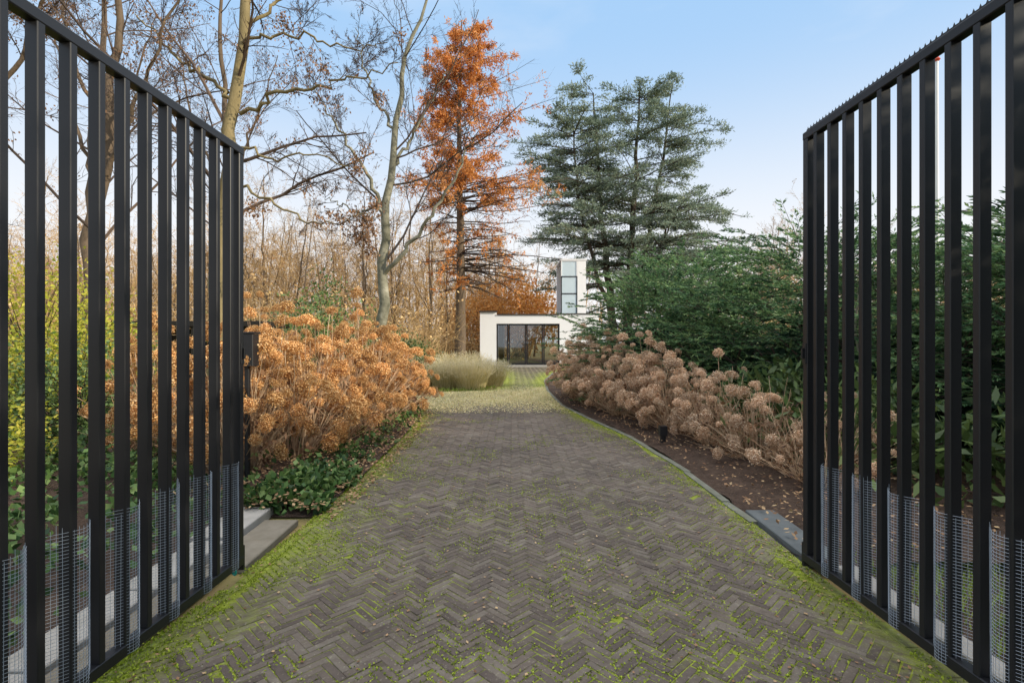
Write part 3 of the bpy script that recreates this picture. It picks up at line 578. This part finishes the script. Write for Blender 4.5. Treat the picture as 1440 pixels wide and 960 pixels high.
def cedar():
    tr=Acc(); cr=Acc(); fol=Acc()
    trunks=[([(0,0,0),(-.5,0,5),(-1.0,.2,10),(-1.3,.3,15.6)],.26),([(.5,.2,0),(.7,.2,5),(1.0,-.2,11),(1.2,-.2,16.0)],.28),([(.6,.3,2),(1.8,.5,7),(2.7,.4,12),(3.1,.3,15.6)],.18),([(-.2,0,2),(-1.6,-.5,6),(-2.4,-.5,10),(-2.6,-.6,13.6)],.14),([(.6,.3,2),(2.0,-.5,5.5),(3.1,-.6,9.0)],.14)]
    for pts,r in trunks:
        P=curve(pts,16,.05)[None]; Rr=np.linspace(r,.03,16)[None]; tr.tubes(P,Rr,10)
        nb=66; t=np.sort(rng.uniform(.22,.995,(1,nb)),axis=1); t=np.clip(np.round(t*14)/14+rng.uniform(-.012,.012,(1,nb)),.2,.995)
        pos,_=at_t(P,t); pos=pos[0]; zf=pos[:,2]/16.4
        cen=np.array([.4,0.]); th=rng.uniform(0,2*math.pi,nb); o=pos[:,:2]-cen
        dd=np.stack([np.cos(th),np.sin(th)],1)+.35*o/ (np.linalg.norm(o,axis=1,keepdims=True)+.5)
        D=nrm(np.concatenate([dd,np.interp(zf,[0,.5,1],[-.05,.22,.45])[:,None]],1))
        L=np.interp(zf,[.15,.4,.55,.8,.95,1],[3.8,4.7,4.3,3.1,2.2,1.5])*rng.uniform(.5,1.12,nb)
        A,RA=grow(pos,D,L,np.interp(zf,[0,1],[.06,.02]),9,.05,-.035); cr.tubes(A,RA,4)
        B_,RB=kids(A,RA,16,.10,1,.85,.34,.4,5,.06,-.03,minr=.005,flat=.38); cr.tubes(B_,RB,3)
        Bk=B_[rng.random(len(B_))<.9]
        nl=24; p2,tn=at_t(Bk,rng.uniform(.0,1,(len(Bk),nl))); p2=p2.reshape(-1,3); tn=tn.reshape(-1,3); M=len(p2)
        p2=p2+rng.normal(0,1,(M,3))*np.array([.13,.13,.05]); d=nrm(tn*.7+rdir(M)*.7+np.array([0,0,.25]))
        r_=np.clip(np.repeat(rng.random(len(Bk))*.5,nl)+rng.uniform(0,.5,M),0,1)
        fol.leaves(p2,d,rdir(M),rng.uniform(.12,.24,M),rng.uniform(.035,.06,M),r_)
    return tr.mesh('trunk',True),cr.mesh('branches'),fol.mesh('foliage')
two_part('cedar_tree','large blue-green cedar with layered branches behind the juniper hedge','tree',cedar(),(M_bark_dark,M_bark_dark,M_cedar),('trunk','branches','foliage'),(7.1,34.5,0),0,(1.20,1.20,1.17))
bm=shrub_mesh(3.0,6.0,110,70,.20,.12,.55,1.2)
for x,y,s,lb in ((.6,41,1.15,'orange-leaved beech rising above the flat roof of the white house'),(-2.4,37,.9,'smaller orange-leaved beech behind the rust-orange conifer'),(34,45,1.0,'orange-brown tree far behind the right gate')):
    two_part('beech_tree',lb,'tree',bm,(M_bark_brown,M_beech),('trunk','crown'),(x,y,0),x,(s,s,s*1.05))
# ------------------------------------------------------------------ ornamental grasses
def grass_mesh(h,rx,nn):
    ac=Acc(); pl=Acc(); th=rng.uniform(0,2*math.pi,nn); r=rng.random(nn)**.5*rx*.6
    D=nrm(np.stack([np.cos(th)*rng.uniform(.0,.45,nn),np.sin(th)*rng.uniform(.0,.45,nn),np.ones(nn)],1))
    P,Rr=grow(np.stack([r*np.cos(th),r*np.sin(th),0*r],1),D,rng.uniform(.45,1.05,nn)*h,.0042,7,.08,-.07,.3); ac.tubes(P,Rr,3)
    s=rng.random(nn)<.5; E=P[s]; M=len(E)
    for k in range(10):
        pos,tn=at_t(E,rng.uniform(.78,1,(M,1))); pos=pos[:,0]; tn=tn[:,0]; pl.leaves(pos,nrm(tn+.6*rdir(M)),rdir(M),.05,.014)
    return ac.mesh('blades'),pl.mesh('plumes')
gm=grass_mesh(1.1,.9,1500)
for x,y,s,lb in ((-1.85,14.8,.76,'straw-coloured fountain grass clump, leftmost of the grasses by the drive'),(-1.2,14.7,.8,'straw-coloured fountain grass clump in the middle of the grasses'),(-.70,15.5,.76,'straw-coloured fountain grass clump nearest the driveway bend'),(-1.6,16.2,.95,'taller straw-coloured grass clump behind the others'),(-2.7,15.4,.85,'straw-coloured grass clump half hidden by the last left hydrangea')):
    two_part('ornamental_grass',lb,'grass',gm,(M_straw,M_plume),('blades','plumes'),(x,y,0),x*3,(s,s,s))
# ------------------------------------------------------------------ ivy, litter, moss, lawn
def scatter(name,x,y,z,mat,ls,lw,label,cat,up=.9,tilt=.6,r=None):
    M=len(x); ac=Acc(); d=rdir(M); d[:,2]*=tilt; d=nrm(d); nn=nrm(rdir(M)*tilt+np.array([0,0,up]))
    ac.leaves(np.stack([x,y,z],1),d,nn,rng.uniform(.6,1.3,M)*ls,rng.uniform(.8,1.2,M)*lw,r)
    return tag(link(name,ac.mesh(name),mat),label,cat,None,'stuff')
M1=34000; x=rng.uniform(-9,-1.4,M1); y=rng.uniform(1.0,9.8,M1); dens=noise2(x,y,1.4,2)+.8*noise2(x,y,4.3,5)+.10*(y<7)*(x>-2.8)
k=((y>4.15-.25*(noise2(x,y,5)+.6)*(x>-2.2))|(x<-2.14+.12*noise2(x,y,6)))&(dens+rng.normal(0,.3,M1)>-.30)&(x<xl(y)+.02-.16*(noise2(x,y,3)+1)*(y<9)); k&=~((x>-3.4)&(y>5.2)&(rng.random(M1)<.5)&(x<-2.3))
x,y=x[k],y[k]
xe=-2.1+rng.random(2200)*.62; ye=4.0+rng.random(2200)*1.1; ke=(xe<xl(ye)+.02-.1*(noise2(xe,ye,4)+.5))&(ye>4.02-.1*noise2(xe,ye,7)); x=np.concatenate([x,xe[ke]]); y=np.concatenate([y,ye[ke]])
z=.03+np.abs(rng.normal(0,.06,len(x)))*np.clip((xl(y)-x+.1)/.3,.2,1)+.14*np.clip(noise2(x,y,2.3)+.3,0,1)*rng.random(len(x))*np.clip((xl(y)-x)/.4,.1,1)+ .25*np.clip(noise2(x,y,.9,7),0,1)*rng.random(len(x))*(x<-2.6)
scatter('ivy',x,y,z,M_ivy,.066,.055,'dark green ivy covering the ground left of the driveway','ivy',.8,.9)
M2=13000; side=rng.random(M2)<.36; y=rng.uniform(2.2,13,M2)
x=np.where(side,xr(y)+.08+rng.random(M2)**1.2*2.6,xl(y)+.12-rng.random(M2)**1.2*1.3+rng.normal(0,.06,M2)); k=(side&(y>3.1)&(rng.random(M2)<.8))|((~side)&(y>3.9)&(y<10.5)); x,y,side=x[k],y[k],side[k]
z=np.where(x>xl(y),.008,.06)+np.where((x<xl(y))|side,.03*noise2(x,y,1.7),0)+rng.uniform(0,.02,len(x)); z=np.where(side,.075+.03*noise2(x,y,1.7)+rng.uniform(0,.025,len(x)),z+np.where(x<xl(y)-.2,rng.uniform(0,.08,len(x)),0))
scatter('fallen_leaves',x,y,z,M_litter,.038,.024,'brown fallen leaves and mulch chips scattered on the planting beds','fallen leaves',1.0,.35)
M3=1500; y=rng.uniform(1.9,12,M3)**1.0; u=rng.beta(.6,.6,M3); x=xl(y)+(xr(y)-xl(y))*u
scatter('leaf_scraps',x,y,np.full(len(x),.007),M_litter,.022,.014,'tiny dry leaf scraps lying on the bricks','leaf scraps',2.0,.15)
y3=rng.normal(12.3,1.05,70000); u3=rng.random(70000); x3=xl(y3)+(xr(y3)-xl(y3))*u3; y3+=.45*noise2(x3,y3*.4,1.3)+.12*x3; k=(y3>9.6)&(y3<16.5)&(x3>xl(y3)+.02)&(x3<xr(y3)-.02); x3,y3=x3[k],y3[k]  # dense pale flecks imitate a sunlit strip across the drive
scatter('sun_strip_flecks',x3,y3,np.full(len(x3),.008)+rng.uniform(0,.01,len(x3)),M_sun_strip,.030,.022,'pale yellow flecks painted as a strip of sunlight across the driveway before the bend','painted sunlight',2.0,.2)
M4=210000; side=rng.random(M4); y=1.6+9.4*rng.random(M4)**1.5; dd=rng.exponential(.20,M4)
x=np.where(side<.22,xl(y)+dd-.06,np.where(side<.34,xr(y)-dd*np.where(y>7,1.1,.7)+.02,xl(y)+(xr(y)-xl(y))*rng.random(M4)))
mid=(side>=.34)|(dd>.10)
nzm=noise2(x,y,1.2,1.0)+.9*noise2(x,y,5,3)+.6*noise2(x,y,17,1)+.5*np.exp(-(x-xl(y))/.5)+.3*np.exp(-(xr(y)-x)/.4)
k=np.where(side>=.34,nzm>.12+.14*np.maximum(y-2.8,0),noise2(x,y,2.6,1)+.8*noise2(x,y,9,3)>-.2+dd*1.1-.5*(y>7)*(side>.22)); x,y,mid=x[k],y[k],mid[k]
cxx=(x+(y-10))*c45; cyy=(-x+(y-10))*c45
snap=rng.random(len(x))<.5
cxs=np.where(snap,np.round(cxx/W)*W,cxx); cys=np.where(~snap,np.round(cyy/W)*W,cyy)
ci=np.floor(cxs/W+np.where(snap,.01,0)).astype(int); cj=np.floor(cys/W+np.where(snap,0,.01)).astype(int)
def bid(i,j):
    t=(i-j)%(2*n); hz=t<n
    return np.where(hz,(i-t)*100003+j*2, i*100003+(j-(2*n-1-t))*2+1)
other=np.where(snap,bid(ci-1,cj),bid(ci,cj-1)); real=bid(ci,cj)!=other
x2=np.where(mid,(cxs-cys)*c45,x); y2=np.where(mid,(cxs+cys)*c45+10,y); kk=(~mid)|real; x,y=x2[kk]+rng.normal(0,.004,kk.sum()),y2[kk]+rng.normal(0,.004,kk.sum())
scatter('moss',x,y,rng.uniform(-.003,.004,len(x)),M_moss,.013,.008,'yellow-green moss along the driveway edges and joints','moss',.6,1.0)
M5=16000; x=rng.uniform(2.05,6,M5); y=rng.uniform(1.0,3.3,M5)
ac=Acc(); d=nrm(rdir(M5)*.5+np.array([0,0,1])); ac.leaves(np.stack([x,y,0*x-.02],1),d,rdir(M5),rng.uniform(.04,.11,M5),.008)
M6=26000; x=rng.uniform(-9,-.2,M6); y=rng.uniform(13.2,26,M6); k=x<xl(y)-.05; x,y=x[k],y[k]; d=nrm(rdir(len(x))*.5+np.array([0,0,1])); ac.leaves(np.stack([x,y,0*x-.02],1),d,rdir(len(x)),rng.uniform(.06,.14,len(x)),.02)
tag(link('lawn_grass',ac.mesh('lawn_grass'),M_grass),'short green lawn grass behind the right gate and beyond the bend','grass',None,'stuff')
# ------------------------------------------------------------------ garden light, flagpole, stake, shelter
t=thing('garden_light','small black square bollard light in the bed beside the right driveway edge','garden light',(1.96,6.65,.04))
m=MB(); m.box(-.03,.03,-.03,.03,0,.09,.003); link('post',m.mesh('post'),M_black,t)
m=MB(); m.box(-.048,.048,-.048,.048,.092,.205,.006); link('lamp_head',m.mesh('lamp_head'),M_black,t)
m=MB(); m.box(-.05,.05,-.05,.05,.207,.215,0); link('cap',m.mesh('cap'),M_black,t)
t=thing('flagpole','tall white flagpole with a red knob seen through the right gate','flagpole',(12.45,15,0))
m=MB(); m.cyl(0,0,0,9.55,.06,.035); link('pole',m.mesh('pole'),M_polew,t)
m=MB(); m.cyl(0,0,9.551,9.60,.05,.085); m.cyl(0,0,9.601,9.69,.085,.03); link('knob',m.mesh('knob'),M_red,t)
m=MB(); m.box(.06,.075,-.02,.02,1.1,1.25,.002); link('cleat',m.mesh('cleat'),M_black,t)
ac=Acc(); B=(4.05,6.0,0); P=curve([(0,0,0),(-.02,0,.5),(.05,0,1.1),(-.03,.02,1.5),(.02,0,1.9)],14,.006)[None]; ac.tubes(P,np.linspace(.022,.010,14)[None],8)
A,RA=kids(P,np.full((1,14),.01),9,.3,1,.8,.25,.4,5,.1,.05); ac.tubes(A,RA,3)
tag(link('sapling',ac.mesh('sapling',True),M_bark_pale,None,B),'slender pale bare sapling stem behind the right gate bars','sapling')
t=thing('garden_shelter','low black flat-roofed wooden shelter behind the left gate','shelter',(-7.75,13.5,0))
m=MB(); m.box(-2.2,1.5,-.8,.9,1.72,1.86,.01); link('roof',m.mesh('roof'),M_darkwood,t)
for px in (-2.1,-.2,1.0): m=MB(); m.box(px-.05,px+.05,-.75,-.65,0,1.718,.006); link('post',m.mesh('post'),M_darkwood,t)
m=MB()
for i in range(9): m.box(-2.1,1.4,.75,.78,.1+i*.18,.1+i*.18+.165,.004)
link('back_panel',m.mesh('back_panel'),M_darkwood,t)
m=MB(); m.box(1.02,1.45,-.78,-.72,.75,1.65,.006); link('side_panel',m.mesh('side_panel'),M_darkwood,t)
# ------------------------------------------------------------------ house
t=thing('white_house','modern white flat-roofed house at the end of the driveway','house',(1.3,27.5,0))
def hp(name,boxes,mat,parent=t,ch=0):
    m=MB()
    for bx in boxes: m.box(*bx,ch)
    return link(name,m.mesh(name),mat,parent)
ox=1.3
def X(px,Y=27.5): return (px-720)/720*Y-ox
def Z(py,Y=27.5): return 1.35+(480-py)/720*Y
xa,xb,xc,xd=X(675),X(698),X(787),X(842)
zt=Z(443); zo=Z(455)
hp('wall',[(xa,xb,0,.35,0,zt+.16),(xb,xc,0,.3,zo,zt),(xc,xd,0,.35,0,zt+.06),(xa,xa+.3,.352,7,0,zt),(xd-.3,xd,.352,7,0,zt),(xa+.302,xa+1.2,6.7,7,0,zt),(xc+.6,xd-.302,6.7,7,0,zt),(xa+1.202,xc+.598,6.7,7,2.4,zt)],M_white)
hp('roof',[(xb+.002,xd-.35,.302,6.7,zt-.2,zt-.02)],M_fascia)
hp('roof_edge',[(xa-.06,xb+.04,-.1,.45,zt+.162,zt+.23),(xb+.045,xc-.02,-.06,.06,zt+.002,zt+.06),(xc,xd,-.06,.4,zt+.062,zt+.10)],M_fascia)
hp('floor',[(xa+.3,xd-.3,.3,6.7,.05,.1)],M_floor)
hp('doorstep',[(xb-.3,xc+.3,-.6,-.002,0,.09)],M_concrete)
pan=[xb,X(715),X(740),X(764),xc]
for i in range(4):
    x0,x1=pan[i]+.008,pan[i+1]-.008; w=.07
    fr=hp('window' if i in (0,3) else 'sliding_door',[(x0,x0+w,.1,.18,.1,zo-.002),(x1-w,x1,.1,.18,.1,zo-.002),(x0+w,x1-w,.1,.18,.1,.18),(x0+w,x1-w,.1,.18,zo-.082,zo-.002)],M_black)
    hp('pane',[(x0+w,x1-w,.13,.145,.18,zo-.082)],M_glass,fr)
hp('curtain',[(xb+.12,X(708),.5,.54,.1,zo-.05)],M_floor)
Yu=2.2; ux0=X(789,29.7); ux1=X(812,29.7); uz=Z(366,29.7)
hp('upper_wall',[(ux1,ux1+.5,Yu,Yu+.4,zt,uz),(ux1+.25,ux1+.5,Yu+.402,Yu+3,zt,uz),(ux0,ux1+.248,Yu+2.7,Yu+3,zt,uz)],M_white)
hp('upper_roof',[(ux0-.04,ux1+.55,Yu-.03,Yu+3.1,uz+.002,uz+.08)],M_white)
zz=[zt,Z(412,29.7),Z(388,29.7),uz]
for i in range(3):
    fr=hp('stair_window',[(ux0,ux0+.05,Yu,Yu+.08,zz[i],zz[i+1]-.002),(ux1-.055,ux1-.005,Yu,Yu+.08,zz[i],zz[i+1]-.002),(ux0+.05,ux1-.055,Yu,Yu+.08,zz[i+1]-.06,zz[i+1]-.002)],M_black if i<2 else M_white)
    hp('pane',[(ux0+.05,ux1-.055,Yu+.03,Yu+.045,zz[i],zz[i+1]-.06)],M_tglass,fr)
# ------------------------------------------------------------------ light & camera
el=R_(23); az=math.atan2(1,-.42)      # clockwise from +Y: right of and slightly behind the photographer
S=Vector((math.sin(az)*math.cos(el),math.cos(az)*math.cos(el),math.sin(el)))
w=bpy.data.worlds.new('World'); scene.world=w; w.use_nodes=True; nt=w.node_tree; bg=nt.nodes['Background']
sky=N(nt,'ShaderNodeTexSky',sky_type='NISHITA'); sky.sun_disc=False; sky.sun_elevation=el; sky.sun_rotation=az; sky.air_density=1.0; sky.dust_density=.5; sky.ozone_density=1.4
def mixc(bt,fac,a,b):
    m=N(nt,'ShaderNodeMix',data_type='RGBA',blend_type=bt)
    for v,i in ((fac,0),(a,6),(b,7)):
        if isinstance(v,(int,float)): m.inputs[i].default_value=v
        elif isinstance(v,tuple): m.inputs[i].default_value=v
        else: nt.links.new(v,m.inputs[i])
    return m.outputs[2]
base=mixc('MULTIPLY',1.0,sky.outputs[0],(3.6,3.7,3.7,1))
tc=N(nt,'ShaderNodeTexCoord'); mp=N(nt,'ShaderNodeMapping'); mp.inputs['Scale'].default_value=(1,1,3.2); nt.links.new(tc.outputs['Generated'],mp.inputs[0])
nn=N(nt,'ShaderNodeTexNoise'); nn.inputs['Scale'].default_value=1.6; nn.inputs['Detail'].default_value=7; nn.inputs['Roughness'].default_value=.55; nt.links.new(mp.outputs[0],nn.inputs['Vector'])
mr=N(nt,'ShaderNodeMapRange'); mr.inputs[1].default_value=.45; mr.inputs[2].default_value=.8; mr.inputs[4].default_value=.5; nt.links.new(nn.outputs['Fac'],mr.inputs[0])
base=mixc('DARKEN',1.0,base,(2.7,4.3,6.4,1))
sx=N(nt,'ShaderNodeSeparateXYZ'); nt.links.new(tc.outputs['Generated'],sx.inputs[0])
hz=N(nt,'ShaderNodeMapRange'); hz.interpolation_type='SMOOTHSTEP'; hz.inputs[1].default_value=.10; hz.inputs[2].default_value=.54; hz.inputs[3].default_value=1.0; hz.inputs[4].default_value=.0; nt.links.new(sx.outputs[2],hz.inputs[0])
ad=N(nt,'ShaderNodeMath',operation='MAXIMUM'); nt.links.new(hz.outputs[0],ad.inputs[0]); nt.links.new(mr.outputs[0],ad.inputs[1])
base=mixc('MIX',ad.outputs[0],base,(6.55,6.62,6.75,1))
ze=N(nt,'ShaderNodeMapRange'); ze.interpolation_type='SMOOTHSTEP'; ze.inputs[1].default_value=.60; ze.inputs[2].default_value=.92; ze.inputs[4].default_value=1; nt.links.new(sx.outputs[2],ze.inputs[0])
base=mixc('MIX',ze.outputs[0],base,(16.2,15.6,14.9,1))  # overhead sky brightened above the view, added as ambient fill
nt.links.new(base,bg.inputs[0]); bg.inputs[1].default_value=.15
sd=bpy.data.lights.new('sun','SUN'); sd.energy=5; sd.angle=R_(.6); sd.color=(1,.89,.70)
so=bpy.data.objects.new('sun',sd); COL.objects.link(so); so.rotation_euler=(-S).to_track_quat('-Z','Y').to_euler()
cd=bpy.data.cameras.new('camera'); cd.lens=18; cd.sensor_width=36; cd.clip_end=1500; cd.clip_start=.05
co=bpy.data.objects.new('camera',cd); COL.objects.link(co); co.location=(0,0,1.35); co.rotation_euler=(R_(90),0,0); scene.camera=co
scene.view_settings.view_transform='Standard'; scene.view_settings.look='None'; scene.view_settings.exposure=0
